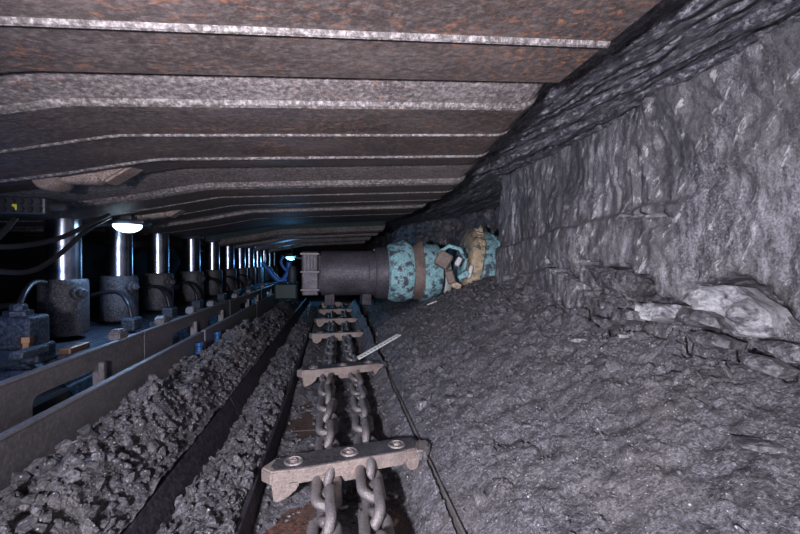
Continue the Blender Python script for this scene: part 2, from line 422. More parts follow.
for ln, w, dp in (([(580, 262), (588, 265), (604, 269), (622, 269), (640, 276), (652, 285)], .015, .16), ([(632, 298), (648, 300), (664, 303), (682, 305)], .02, .16),
                  ([(684, 288), (700, 286), (720, 282), (738, 283), (748, 294)], .013, .15), ([(686, 262), (688, 275), (686, 287)], .007, .08), ([(553, 262), (560, 270), (575, 276), (590, 292), (606, 296), (628, 304)], .014, .15),
                  ([(506, 279), (520, 275), (540, 270), (553, 266)], .012, .12), ([(748, 296), (772, 316), (776, 338), (800, 342)], .014, .14), ([(620, 216), (640, 214), (668, 217)], .007, .06)):
    d += np.where(front, groove(ln, w, dp), 0)
cav = np.clip((S-3.45)/.2, 0, 1)
d += cav*.09*fbm(S*4, PZ*5, PX*4, 4, 70)
P3 = np.stack([PX+nx*d, PY+ny*d, PZ], -1)
V, Fq = grid_mesh(P3)
tag(mesh_np('wall_right', V, Fq, M['wall']), kind='structure')
# roof rock
def axis_steps(segs):
    o = []
    for a, b, s in segs: o += list(np.arange(a, b-1e-6, s))
    return np.array(o+[segs[-1][1]])
xs = axis_steps([(-3.4, .4, .2), (.4, 2.3, .011)]); ys = axis_steps([(-1.2, .2, .1), (.2, 3, .014), (3, 6, .03), (6, 15, .12)])
X, Y = np.meshgrid(xs, ys, indexing='ij')
V, Fq = grid_mesh(np.stack([X, Y, roofz(X, Y)], -1)); tag(mesh_np('ceiling', V, Fq[:, ::-1], M['roof']), kind='structure')
xs = np.linspace(-3.4, 2.4, 50); ys = np.linspace(-1.2, 15, 80); X, Y = np.meshgrid(xs, ys, indexing='ij')
V, Fq = grid_mesh(np.stack([X, Y, -1.06+.01*fbm(X*3, Y*3)], -1)); tag(mesh_np('floor', V, Fq, M['back']), kind='structure')
ys = np.linspace(-1.2, 15, 160); zz = np.linspace(-1.1, .95, 30); Y, Z = np.meshgrid(ys, zz, indexing='ij')
V, Fq = grid_mesh(np.stack([-3.2+.15*fbm(Y*2, Z*2), Y, Z], -1)); tag(mesh_np('wall_left', V, Fq, M['back']), kind='structure')
xs = np.linspace(-3.4, 2.4, 60); X, Z = np.meshgrid(xs, zz, indexing='ij')
V, Fq = grid_mesh(np.stack([X, 14.6+.2*fbm(X*2, Z*2), Z], -1)); tag(mesh_np('wall_far', V, Fq, M['back']), kind='structure')
V, Fq = grid_mesh(np.stack([X, -1.1+.05*fbm(X*2, Z*2), Z], -1)); tag(mesh_np('wall_back', V, Fq, M['back']), kind='structure')

# ------------------------------------------------------------------ muck slope against the face
XE = .385                                                # right edge of the conveyor pan
SLOPE_CRACKS = []
def slope_z(X, Y, detail=True):
    X = np.asarray(X, float); Y = np.asarray(Y, float)
    s = np.clip((X-XE)/(1.46-XE), 0, 1.3)
    far = np.clip((Y-1.5)/2.6, 0, 1)
    top = np.interp(Y, [0, 1.05, 2.2, 3.38, 4.3, 5.5], [-.24, -.22, -.17, -.15, -.27, -.45])
    p = 1.02-.32*far
    z = -.826+(top+.826)*s**p
    if detail:
        m = np.clip(s*8, .25, 1)
        z = z+m*(.028*fbm(X*2.5, Y*2.2, 0, 3, 50)+.013*fbm(X*11, Y*9, 0, 3, 53)+.006*fbm(X*42, Y*38, 0, 2, 55))
        f1, f2, idv = cells(X*7+.5*vnoise(X*5, Y*5, 0, 1), Y*5, 66)
        up = np.clip((s-.62)/.25, 0, 1)*np.clip((3.3-Y)/.6, .2, 1)
        z = z+up*(.032*idv*np.clip((f2-f1)*5, 0, 1)-.03*np.clip(1-(f2-f1)*9, 0, 1))
        for ln, w, dp in SLOPE_CRACKS:
            if X.ndim: 
                zz_ = seg_dist(X+.012*vnoise(X*22, Y*22, 0, 41), Y+.014*vnoise(X*25, Y*25, 0, 43), ln)
                z = z-1.6*dp*np.clip(1.5-zz_/w, 0, 1)
        f1, f2, idv = cells(X*22, Y*18, 67)
        z = z+.008*idv*np.clip((f2-f1)*4, 0, 1)*m
    return z
def drop(u, v):
    q = ray(u, v); t = .3
    while t < 8:
        p = q*t
        if p.x > XE and p.z < float(slope_z(p.x, p.y, False)): break
        t += .004
    return p
for px_, w, dp in (([(560, 290), (575, 300), (592, 306), (606, 318), (590, 312)], .012, .09), ([(606, 318), (622, 328), (650, 326), (680, 332), (700, 334)], .014, .10),
                   ([(700, 326), (720, 336), (742, 345), (770, 352), (800, 362)], .016, .12), ([(742, 352), (765, 372), (790, 384)], .012, .09), ([(686, 348), (706, 356), (728, 360)], .01, .08),
                   ([(540, 282), (556, 292), (570, 300)], .012, .08), ([(648, 362), (668, 366), (686, 372)], .007, .05), ([(690, 334), (692, 356)], .008, .07), ([(505, 280), (512, 272), (524, 270), (528, 277)], .016, .08)):
    SLOPE_CRACKS.append(([(p.x, p.y) for p in (drop(u, v) for u, v in px_)], w, dp))
xs = np.concatenate([np.arange(XE, 1.75, .0085)]); ys = axis_steps([(-.6, .5, .05), (.5, 2.6, .0085), (2.6, 4.4, .014), (4.4, 7, .04)])
X, Y = np.meshgrid(xs, ys, indexing='ij'); Z = slope_z(X, Y)
V, Fq = grid_mesh(np.stack([X, Y, Z], -1))
n = 5200
cy = .55+3.9*rng.random(n)**1.3; cx = XE+.01+1.1*rng.random(n); cs = .0035+.006*rng.random(n)**2+(.012*(rng.random(n) > .965)); 
cs *= np.clip(.6+.35*cy, .8, 1.6)
up = (cx > 1.05) & (rng.random(n) > .8); cs[up] += .02*rng.random(up.sum())
cv, cf = chunks(np.stack([cx, cy, slope_z(cx, cy)+cs*.15], -1), cs, .45)
tag(mesh_np('coal_debris', np.concatenate([V, cv]), Fq, M['debris'], F3=cf+len(V)),
    'grey slope of crushed coal and dust banked against the coal face', 'debris', kind='stuff')

# ------------------------------------------------------------------ slabs and stones at the foot of the face
def slab(name, px, Xp, th, mat, label, tilt=0.0, rough=.012, cat='rock', lean=(.0, .0), grp=None):
    """outline traced on the plane X=Xp (leaning into the wall), real thickness th along +X"""
    pts = [onX(u, v, Xp) for u, v in px]
    c = sum(pts, Vector())/len(pts)
    pts = [p+Vector((lean[0]*(p.z-c.z)/.1*.1, 0, 0)) for p in pts]
    # resample outline with jitter
    out = []
    for i, p in enumerate(pts):
        q = pts[(i+1) % len(pts)]; L = (q-p).length; k = max(1, int(L/.03))
        for j in range(k):
            r = p.lerp(q, j/k); 
            if j: r = r+Vector((0, random.uniform(-1, 1), random.uniform(-1, 1)))*.006
            out.append(r)
    N = len(out); rings = []; V = []
    # front face as concentric rings towards the centre, bulging to the roadway (-X)
    K = 7
    ph = random.random()*50
    for k in range(K):
        t = 1-k/K
        for p in out:
            r = c.lerp(p, t)
            bulge = -.35*th*(1-t**3)
            nz = rough*float(fbm(r.y*14+ph, r.z*17, 0, 4, 5, .6))
            V.append(Vector((r.x+bulge+nz*(1 if k else .3), r.y, r.z)))
    V.append(Vector((c.x-.35*th, c.y, c.z)))
    F_ = []
    for k in range(K-1):
        for i in range(N):
            j = (i+1) % N; F_.append((k*N+i, k*N+j, (k+1)*N+j, (k+1)*N+i))
    cc = K*N
    for i in range(N): F_.append(((K-1)*N+i, (K-1)*N+(i+1) % N, cc))
    b0 = len(V)
    for p in out: V.append(Vector((p.x+th, p.y+random.uniform(-.006, .006), p.z-.01)))
    for i in range(N):
        j = (i+1) % N; F_.append((j, i, b0+i, b0+j))
    F_.append(tuple(range(b0, b0+N))[::-1])
    org = c+Vector((th/2, 0, 0))
    me = bpy.data.meshes.new(name); me.from_pydata([tuple(v-org) for v in V], [], F_); me.update()
    bm = bmesh.new(); bm.from_mesh(me); bmesh.ops.recalc_face_normals(bm, faces=bm.faces); bm.to_mesh(me); bm.free()
    o = link(name, me, mat); o.location = org
    return tag(o, label, cat, grp)
G = 'broken slabs along the foot of the coal face'
slab('rock_slab', [(681, 300), (683, 290), (700, 286), (722, 285), (735, 286), (748, 296), (762, 306), (771, 314), (772, 327), (774, 337), (752, 338), (735, 336), (722, 324), (705, 314)], 1.335, .09, M['slab_bright'],
     'large pale freshly broken slab leaning on the coal face, the brightest rock', 0, .03, grp=G)
slab('rock_slab', [(588, 268), (612, 268), (634, 274), (650, 284), (646, 292), (632, 299), (612, 292), (596, 284)], 1.38, .05, M['slab_dark'],
     'bluish flat slab on the wall, uppermost and farthest left of the loose slabs', 0, .012, grp=G)
slab('rock_slab', [(634, 302), (656, 304), (682, 306), (676, 318), (655, 321), (636, 317)], 1.30, .07, M['slab_bright'],
     'small pale slab between the bluish slab and the brightest slab', 0, .02, grp=G)
slab('rock_slab', [(682, 307), (700, 310), (716, 318), (722, 329), (702, 327), (684, 324), (674, 321)], 1.27, .07, M['slab_dark'],
     'dark smooth wedge slab tucked under the left corner of the brightest slab', 0, .008, grp=G)
slab('rock_slab', [(614, 308), (632, 311), (634, 320), (622, 325), (612, 321)], 1.25, .06, M['slab_dark'],
     'small dark block left of the small pale slab', 0, .01, grp=G)
slab('rock_slab', [(590, 315), (606, 319), (614, 325), (604, 329), (594, 323)], 1.20, .05, M['slab_dark'],
     'small grey block lowest and leftmost of the slabs by the coal face', 0, .01, grp=G)
slab('rock_slab', [(686, 331), (712, 333), (732, 341), (728, 349), (706, 348), (690, 341)], 1.22, .06, M['slab_dark'],
     'long thin dark slab half buried just below the brightest slab', 0, .008, grp=G)
slab('rock_slab', [(755, 341), (780, 341), (800, 346), (815, 366), (790, 364), (768, 352)], 1.24, .06, M['slab_dark'],
     'dark slab right of the brightest slab at the edge of the picture', 0, .01, grp=G)
slab('rock_slab', [(745, 352), (764, 356), (786, 368), (778, 378), (755, 370), (742, 361)], 1.17, .05, M['slab_dark'],
     'dark angular slab below the right end of the brightest slab', 0, .01, grp=G)
def stone(u, v, s, mat, label, sq=(1, .8, .6), rz=0, rx=0):
    # lands on the debris surface along the line of sight through (u, v)
    r = ray(u, v); t = .3
    while t < 8:
        p = r*t
        if p.x > XE and p.z < float(slope_z(p.x, p.y, True)): break
        if p.x <= XE and p.z < -.84: break
        t += .004
    bm = bmesh.new(); bmesh.ops.create_icosphere(bm, subdivisions=2, radius=1)
    sd = random.random()*90
    for w in bm.verts:
        nrm = w.co.copy(); k = 1+.35*float(vnoise(nrm.x*1.6+sd, nrm.y*1.6, nrm.z*1.6, 3)); q = nrm*k
        q = Vector((max(-.7, min(.8, q.x)), max(-.75, min(.7, q.y)), max(-.6, min(.65, q.z))))
        w.co = Vector((q.x*sq[0], q.y*sq[1], q.z*sq[2]))*s
    o = from_bm('stone', bm, mat); o.location = p+Vector((0, 0, s*sq[2]*.35)); o.rotation_euler = (rx, 0, rz)
    return tag(o, label, 'stone', 'loose stones on the debris slope')
stone(421, 408, .042, M['lump'], 'pale grey stone right of the conveyor, left of a darker one', (.7, .8, .9), .4)
stone(450, 403, .045, M['slab_dark'], 'dark stone on the debris, right of a paler stone beside the conveyor', (1, .8, .7), .2)
stone(470, 396, .025, M['slab_dark'], 'small dark stone rightmost of three beside the conveyor', (1, .8, .7), 1.2)
stone(578, 341, .05, M['lump'], 'pale flat chip lying on the slope below the slabs', (1.2, .6, .3), -.3)
stone(627, 337, .04, M['slab_bright'], 'bright elongated chip just below the small pale slab', (1.3, .5, .35), .3)
stone(760, 448, .05, M['slab_dark'], 'flat grey stone half sunk at the right edge of the slope', (1.4, .8, .3), -.5)
stone(528, 427, .026, M['slab_dark'], 'small flat stone in the middle of the slope', (1.3, .7, .35), -.5)

# ------------------------------------------------------------------ conveyor
pans = [(-.6, .75), (.75, 2.25), (2.25, 3.75), (3.75, 5.25), (5.25, 6.75), (6.75, 8.25)]
pan_lab = ['dark conveyor pan nearest the camera, under the first flight bar', 'dark conveyor pan carrying the first and largest flight bar', 'dark conveyor pan beneath the second and third flight bars',
           'dark conveyor pan beneath the flight bars just before the shearer', 'dark conveyor pan underneath the shearer body', 'dark conveyor pan beyond the shearer']
for (a, b), lab in zip(pans, pan_lab):
    a2, b2 = a+.004, b-.004; L = b2-a2
    e = empty('conveyor_pan', (.05, a2, -1.0), lab, 'conveyor', 'steel pans of the armoured conveyor')
    bm = bmesh.new(); box(bm, (.05, (a2+b2)/2, -.955), (.66, L, .05), bev=.004); from_bm('deck_plate', bm, M['deck'], e)
    # right rail: sigma section
    bm = bmesh.new(); prism(bm, [(.370, a2, -.98), (.371, a2, -.87), (.377, a2, -.808), (.384, a2, -.808), (.387, a2, -.83), (.387, a2, -.98)], (0, L, 0), .002); from_bm('side_rail', bm, M['link'], e)
    bm = bmesh.new(); prism(bm, [(-.30, a2, -1.0), (-.272, a2, -1.0), (-.278, a2, -.9), (-.29, a2, -.82), (-.305, a2, -.815)], (0, L, 0), .002); from_bm('side_rail', bm, M['rail'], e)
    bm = bmesh.new(); prism(bm, [(-.585, a2, -1.0), (-.585, a2, -.735), (-.577, a2, -.722), (-.558, a2, -.722), (-.53, a2, -.78), (-.505, a2, -.86), (-.505, a2, -1.0)], (0, L, 0), .006); from_bm('divider_rail', bm, M['rail'], e)
# fines lying in the pan
xs = np.arange(-.275, .372, .009); ys = axis_steps([(.55, 3, .009), (3, 7.4, .02)])
X, Y = np.meshgrid(xs, ys, indexing='ij')
def fines_z(X, Y):
    X = np.asarray(X, float); Y = np.asarray(Y, float)
    z = -.925+.022*fbm(X*5, Y*3.5, 0, 4, 80)+.006*fbm(X*40, Y*40, 0, 2, 81)
    z = z+.106*np.clip((X-.22)/.14, 0, 1)**1.2+.08*np.clip((X-.17)/.15, 0, 1)*np.clip((Y-2.4)/1.8, 0, 1)+.05*np.clip((-.12-X)/.15, 0, 1)*np.clip((Y-2.6)/1.8, 0, 1)+.022*np.clip((-.17-X)/.1, 0, 1)+.04*np.clip((Y-2)/4, 0, 1)
    z = z-.05*np.exp(-(((X-.22)/.09)**2+((Y-1.12)/.25)**2))
    return z
V, Fq = grid_mesh(np.stack([X, Y, fines_z(X, Y)], -1))
n = 2600; cy = .7+4.6*rng.random(n)**1.4; cx = rng.uniform(-.27, .365, n); cs = .0035+.011*rng.random(n)**4
cv, cf = chunks(np.stack([cx, cy, fines_z(cx, cy)+cs*.3], -1), cs)
tag(mesh_np('coal_fines', np.concatenate([V, cv]), Fq, M['debris'], F3=cf+len(V)), 'dark coal fines lying in the conveyor pan under the chains', 'coal', kind='stuff')

# flight bars
def make_bar():
    e = empty('flight_bar', (0, 0, 0))
    bm = bmesh.new()
    zt, zb = .0, -.052
    pl = [(-.335, -.005), (-.30, -.052), (-.2, -.062), (.2, -.062), (.27, -.052), (.30, .0), (.285, .05), (.2, .06), (-.2, .06), (-.29, .045)]
    prism(bm, [(x, y, zb) for x, y in pl], (0, 0, zt-zb), .006, 2)
    # drop claws at both ends and the middle saddle between the chains
    prism(bm, [(-.30, -.058, -.03), (-.195, -.058, -.03), (-.205, -.058, -.075), (-.245, -.058, -.105), (-.29, -.058, -.115)], (0, .10, 0), .006, 2)
    prism(bm, [(.205, -.058, -.03), (.285, -.058, -.03), (.275, -.058, -.09), (.235, -.058, -.085)], (0, .10, 0), .006, 2)
    prism(bm, [(-.045, -.05, -.04), (.045, -.05, -.04), (.035, -.05, -.085), (-.035, -.05, -.085)], (0, .09, 0), .006, 2)
    for x in (-.115, .075):   # lugs that hold the link on its near side
        prism(bm, [(x-.02, -.075, -.035), (x+.012, -.075, -.035), (x+.012, -.075, -.07), (x-.02, -.075, -.07)], (0, .05, 0), .006, 2)
    from_bm('bar_body', bm, M['bar'], e, auto=35)
    bm = bmesh.new()
    pl2 = [(-.300, -.008), (-.285, -.046), (-.2, -.056), (.2, -.056), (.262, -.047), (.288, 0), (.275, .044), (.2, .054), (-.2, .054), (-.278, .040)]
    prism(bm, [(x, y, -.002) for x, y in pl2], (0, 0, .0045), .0015)
    from_bm('top_face', bm, M['bartop'], e)
    # bent wear claw reaching the rail at the right end
    bm = bmesh.new(); prism(bm, [(.25, -.055, -.010), (.30, -.06, -.014), (.335, -.035, -.008), (.352, .0, -.004), (.348, .03, -.010), (.30, .045, -.014), (.26, .045, -.012)], (0, 0, -.045), .010, 2); from_bm('end_claw', bm, M['link'], e)
    for x in (-.215, .0, .2):
        bm = bmesh.new()
        lathe(bm, [(.0, .003), (.026, .003), (.028, .008), (.033, .008), (.036, .005), (.038, -.002)], (x, 0, 0), n=28)
        nut = from_bm('bolt_seat', bm, M['link'], e, auto=30)
        bm = bmesh.new(); lathe(bm, [(0, .010), (.006, .010), (.008, .012), (.013, .012), (.0145, .010), (.0145, .003)], (x, 0, 0), n=6)
        from_bm('bolt_head', bm, M['bar'], nut)
    return e
CX = (-.042, .135)
bars = [(1.60, .18, 0), (2.98, .22, 0), (4.4, .07, 0), (5.5, .0, 0), (6.6, .02, 0), (7.7, 0, 0)]
bl = ['largest worn steel flight bar with three bolt seats, nearest the camera', 'second steel flight bar from the camera, beside the white strip', 'third flight bar from the camera, above the second one in the picture',
      'fourth flight bar from the camera, just short of the shearer', 'fifth flight bar, small, directly below the shearer body', 'farthest flight bar, mostly in shadow under the shearer']
proto = make_bar()
for i, ((y, rz, _), lab) in enumerate(zip(bars, bl)):
    b = proto if i == 0 else copy_tree(proto)
    b.location = (.055, y, -.762); b.rotation_euler = (0, 0, rz); tag(b, lab, 'flight bar', 'flight bars across the scraper chains')
# chains
def link_bm(pitch=.185, r=.018, w=.038):
    bm = bmesh.new(); h = pitch/2+.006; pts = []
    st = h-w+.005
    for k in range(9): a = -PI/2+PI*k/8; pts.append(((w)*math.sin(a)*0+w*math.sin(a), st+w*math.cos(a), 0))
    for k in range(9): a = PI/2+PI*k/8; pts.append((w*math.sin(a), -st+w*math.cos(a), 0))
    tube(bm, pts, r, 10, closed=True); return bm
lm = bpy.data.meshes.new('chain_link'); _bm = link_bm(); bmesh.ops.recalc_face_normals(_bm, faces=_bm.faces); _bm.to_mesh(_bm and lm); _bm.free()
lm.materials.append(M['link']); lm.polygons.foreach_set('use_smooth', [True]*len(lm.polygons))
for cx, lab in zip(CX, ('left steel scraper chain running down the conveyor', 'right steel scraper chain running down the conveyor')):
    e = empty('scraper_chain', (cx, .6, -.82), lab, 'chain', 'pair of round link scraper chains')
    y = .62; k = 0
    while y < 7.3:
        o = bpy.data.objects.new('chain_link', lm); COL.objects.link(o); o.parent = e
        sag = .015*math.sin(y*2.4+cx*9); wob = .012*math.sin(y*1.9+cx*20)
        zc = -.825-sag*.6
        o.location = (wob, y-.6, zc+.82)
        o.rotation_euler = (random.uniform(-.06, .06), (PI/2 if k % 2 else .0)+random.uniform(-.2, .2)+(.35 if k % 2 else .25), random.uniform(-.07, .07))
        y += .142; k += 1

# ------------------------------------------------------------------ coal heaps on the left
def heap1_z(X, Y):
    X = np.asarray(X, float); Y = np.asarray(Y, float)
    t = (X+.93)/.36
    prof = -.70+.115*np.sin(np.clip(t, 0, 1)*PI)**.8-.035*np.clip(t, 0, 1)+.02
    z = prof+.035*fbm(X*4, Y*2.1, 0, 3, 100)+.03*fbm(X*9, Y*7, 0, 3, 101)
    f1, f2, idv = cells(X*17+.4*vnoise(X*9, Y*9, 0, 3), Y*15, 103)
    z = z+.018*idv*np.clip((f2-f1)*3, 0, 1)
    f1, f2, idv = cells(X*34, Y*30, 104)
    z = z+.010*idv*np.clip((f2-f1)*3, 0, 1)
    e = np.clip((.93+X-.26)/.09, 0, 1); z = z*(1-e)+e*(-.712+.35*(z+.71))
    return z-.06*np.clip((Y-3.6)/1.5, 0, 1)
def heap2_z(X, Y):
    X = np.asarray(X, float); Y = np.asarray(Y, float)
    t = np.clip((X+.525)/.22, 0, 1)
    z = -.845+.05*np.sin(t*PI)**.7+.02*fbm(X*6, Y*4, 0, 4, 110)
    f1, f2, idv = cells(X*20, Y*16, 113)
    z = z+.022*idv*np.clip((f2-f1)*3, 0, 1)
    f1, f2, idv = cells(X*48, Y*40, 114)
    return z+.007*idv
for nm, fz, x0, x1, lab, nch, smax in (('coal_heap', heap1_z, -.925, -.560, 'broad heap of broken coal between the spill plates and the divider rail', 6500, .024),
                                 ('coal_heap', heap2_z, -.525, -.298, 'narrow strip of broken coal between the divider rail and the chain trough', 3800, .018)):
    xs = np.arange(x0, x1+.004, .0075); ys = axis_steps([(.35, 3, .0085), (3, 5, .016), (5, 7.6, .05)])
    X, Y = np.meshgrid(xs, ys, indexing='ij')
    V, Fq = grid_mesh(np.stack([X, Y, fz(X, Y)], -1))
    cy = .6+4.8*rng.random(nch)**1.4; cx = rng.uniform(x0+.01, x1-.01, nch); cs = .0035+smax*rng.random(nch)**7
    cv, cf = chunks(np.stack([cx, cy, fz(cx, cy)+cs*.3], -1), cs)
    tag(mesh_np(nm, np.concatenate([V, cv]), Fq, M['heap'], F3=cf+len(V), smooth=False), lab, 'coal', kind='stuff')

# ------------------------------------------------------------------ spill plates
def slotted(bm, y0, y1, ztop, zbot, x, th, slots, r=.02):
    """upright plate in the YZ plane with rounded windows, built from strips around the windows"""
    def strip(a, b, z0, z1): box(bm, (x, (a+b)/2, (z0+z1)/2), (th, b-a, z1-z0))
    cur = y0
    for (a, b, zt, zb) in slots:
        strip(cur, a, zbot, ztop); strip(a, b, zt, ztop); strip(a, b, zbot, zb)
        for (cy, cz, sy, sz) in ((a, zt, 1, -1), (b, zt, -1, -1), (a, zb, 1, 1), (b, zb, -1, 1)):
            R = .035; pts = [(x-th/2, cy, cz)]
            for k in range(6):
                t = k/5*PI/2; pts.append((x-th/2, cy+sy*(R-R*math.sin(t)), cz+sz*(R-R*math.cos(t))))
            prism(bm, [Vector(p) for p in pts], (th, 0, 0))
        cur = b
    strip(cur, y1, zbot, ztop)
rear = [(.62, 2.61, [(.9, 1.33, -.515, -.66), (1.72, 2.15, -.515, -.66)]), (2.63, 4.60, [(3.05, 3.48, -.51, -.65), (3.86, 4.27, -.51, -.65)]), (4.63, 6.5, [(5.1, 5.5, -.51, -.65), (5.8, 6.15, -.51, -.65)]), (6.53, 8.4, [(7.0, 7.4, -.51, -.65)])]
rl = ['tall rear spill plate with window slots, nearest the camera', 'second tall rear spill plate, with two window slots and lugs on top', 'third tall rear spill plate from the camera', 'farthest tall rear spill plate']
lugY = {0: [2.45], 1: [3.02, 3.6, 4.15], 2: [5.1, 5.9], 3: [7.0]}
for i, ((a, b, sl), lab) in enumerate(zip(rear, rl)):
    e = empty('spill_plate', (-1.15, a, -.98), lab, 'spill plate', 'upright spill plates along the conveyor')
    bm = bmesh.new(); slotted(bm, a, b, -.43, -.98, -1.15, .025, sl); from_bm('plate_wall', bm, M['plate'], e)
    bm = bmesh.new(); box(bm, (-1.152, (a+b)/2, -.427), (.036, b-a, .014), bev=.004); from_bm('top_edge', bm, M['plate'], e)
    for (s0, s1, zt, zb) in sl:
        bm = bmesh.new(); box(bm, (-1.13, s1+.016, (zt+zb)/2+.01), (.03, .028, zt-zb+.03), bev=.004); from_bm('slot_stop', bm, M['plate'], e)
        bm = bmesh.new(); box(bm, (-1.28, (s0+s1)/2, zb+.035), (.10, (s1-s0)*.8, .07), bev=.01); from_bm('hose_clamp', bm, M['rubber'], e)
    for y in lugY[i]:
        bm = bmesh.new(); pts = [(-1.165, y-.05, -.43), (-1.165, y+.05, -.43), (-1.165, y+.05, -.395), (-1.165, y+.035, -.375), (-1.165, y-.03, -.375), (-1.165, y-.05, -.392)]
        prism(bm, [Vector(p)+Vector((-.06, 0, 0)) for p in pts], (.06, 0, 0), .008, 2); from_bm('lug', bm, M['plate'], e)
front = [(.55, 3.03), (3.10, 5.0), (5.05, 7.0)]
fl_ = ['low front spill plate holding back the coal heap, nearest the camera', 'second low front spill plate, beyond the blue-lit fitting', 'farthest low front spill plate']
for (a, b), lab in zip(front, fl_):
    e = empty('spill_plate', (-.95, a, -.98), lab, 'spill plate', 'upright spill plates along the conveyor')
    bm = bmesh.new(); box(bm, (-.945, (a+b)/2, -.74), (.025, b-a, .48), bev=.004); from_bm('plate_wall', bm, M['plate'], e)
    bm = bmesh.new(); box(bm, (-.947, (a+b)/2, -.503), (.034, b-a, .012), bev=.004); from_bm('top_edge', bm, M['plate'], e)
    for y in np.arange(a+.35, b, .95):
        bm = bmesh.new(); box(bm, (-1.04, y, -.93), (.19, .05, .06), bev=.006); from_bm('foot_bracket', bm, M['plate'], e)
for (y, lab) in ((2.86, 'blue-lit hose coupling peeping over the coal by the end of the nearest front plate'), (3.28, 'blue-lit hose coupling just beyond the gap in the front plates')):
    bm = bmesh.new(); lathe(bm, [(0, -.05), (.018, -.05), (.026, -.035), (.026, .0), (.02, .005), (.02, .035), (.028, .04), (.028, .06), (0, .06)], (0, 0, 0), n=16)
    e = empty('hose_coupling', (-.90, y, -.60), lab, 'fitting', 'blue-lit couplings beside the front plates')
    o = from_bm('coupling_body', bm, M['bluelit']); o.parent = e
    bm = bmesh.new(); box(bm, (0, .06, .015), (.03, .035, .085), bev=.01, seg=2); o = from_bm('clip', bm, M['brass']); o.parent = e

# ------------------------------------------------------------------ powered roof supports
def uz(X):      # underside height of the canopy across the face
    return float(np.interp(X, [-3.1, -2.3, -1.85, -1.25, -.86, -.80, .9], [.30, .31, .325, .425, .505, .513, .600]))
def canopy(e, y0, y1, tip0, tip1, ridges, lip, drop, mats, hasgap=True, xb=None):
    """underside from y0 to y1; lip = depth of the sloping near side; ridges = [(y, width, height)]"""
    prof = [(y0-.0, .085, 1)]
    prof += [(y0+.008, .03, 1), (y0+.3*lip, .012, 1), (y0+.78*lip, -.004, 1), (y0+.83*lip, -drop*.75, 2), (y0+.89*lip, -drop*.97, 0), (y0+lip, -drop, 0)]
    for (y, w, h) in ridges:
        prof += [(y-w*.55, -drop, 0), (y-w*.25, -drop-h*.8, 2), (y+w*.1, -drop-h, 2), (y+w*.5, -drop-h*.55, 0), (y+w*.6, -drop, 0)]
    prof += [(y1-.01, -drop*.2, 0), (y1, .03, 0)]
    # X samples; the bend moves a little from shield to shield
    X_ = [-3.1, -2.6, -2.3, -2.0, -1.85, -1.6, -1.4, -1.25, -1.1, -.95, -.86, -.83, -.80, -.7, -.5, -.3, -.1, .1, .3, .5]
    V = []; F_ = []; mi = []
    rows = []
    for (y, dz, m) in prof:
        tip = tip0+(tip1-tip0)*(y-y0)/(y1-y0)
        row = []
        xs = [x for x in X_ if x < tip-.1]+[tip-.08, tip-.05, tip-.03, tip-.014, tip-.004, tip]
        # same count per row: pad by sampling proportionally
        base = np.array(X_+[0, 0, 0, 0, 0, 0], float)
        k = (tip-.1)/.6
        xx = [x if x < .1 else .1+(x-.1)/(.4)*(tip-.12-.1) for x in X_]+[tip-.08, tip-.05, tip-.03, tip-.014, tip-.004, tip]
        for j, x in enumerate(xx):
            r = max(0, x-(tip-.08))/.08
            zz = uz(x)+dz+(.065*(1-math.sqrt(max(0, 1-r*r))) if lip > .05 else .0)
            row.append(len(V)); V.append((x, y, zz))
        rows.append(row)
    for i in range(len(rows)-1):
        for j in range(len(rows[0])-1):
            F_.append((rows[i][j], rows[i+1][j], rows[i+1][j+1], rows[i][j+1]))
            a = prof[i][2]; b = prof[i+1][2]
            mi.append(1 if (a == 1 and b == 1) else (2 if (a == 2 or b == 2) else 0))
    # top plate + sides
    tops = []
    for i in (0, len(rows)-1):
        t = []
        for j in rows[i]:
            x, y, z = V[j]; t.append(len(V)); V.append((x, y, min(.90, uz(x)+(.045 if x > .40 else .2))))
        tops.append(t)
    n = len(rows[0])
    for j in range(n-1):
        F_.append((tops[0][j+1], tops[1][j+1], tops[1][j], tops[0][j])); mi.append(0)
        F_.append((rows[0][j], rows[0][j+1], tops[0][j+1], tops[0][j])); mi.append(1 if False else 0)
        F_.append((rows[-1][j+1], rows[-1][j], tops[1][j], tops[1][j+1])); mi.append(0)
    F_.append(tuple([rows[i][-1] for i in range(len(rows))]+[tops[1][-1], tops[0][-1]])); mi.append(0)
    F_.append(tuple([rows[i][0] for i in range(len(rows))][::-1]+[tops[0][0], tops[1][0]])); mi.append(0)
    o = mk('canopy', V, F_, list(mats), e)
    o.data.polygons.foreach_set('material_index', mi)
    return o
def leg(e, x, y, rj=.14, rp=.10, zj=-.12, zb=-.50, fit=True):
    bm = bmesh.new()
    lathe(bm, [(rj*.9, zb), (rj, zb+.03), (rj, zj-.035), (rj*.97, zj-.012), (rj*.93, zj), (rp+.012, zj+.002), (rp+.002, zj-.01)], (x, y, 0), n=40)
    j = from_bm('hydraulic_leg', bm, M['jacket'], e, auto=30)
    bm = bmesh.new(); lathe(bm, [(rp, zj-.03), (rp, .40), (0, .40)], (x, y, 0), n=56); from_bm('piston_rod', bm, M['chrome'], j, smooth=False, auto=40)
    bm = bmesh.new(); lathe(bm, [(rp+.004, uz(x)-.03), (rp+.035, uz(x)-.02), (rp+.045, uz(x)+.02), (0, uz(x)+.03)], (x, y, 0), n=32); from_bm('head_collar', bm, M['base'], j, auto=30)
    if fit:
        bm = bmesh.new(); d = Vector((.85, -.5, 0)).normalized()
        lathe(bm, [(.045, rj-.02), (.045, rj+.03), (.03, rj+.035), (.03, rj+.07), (.022, rj+.08), (0, rj+.08)], (x, y, zj-.09), axis=d, n=10)
        from_bm('valve_fitting', bm, M['jacket'], j, auto=30)
    return j
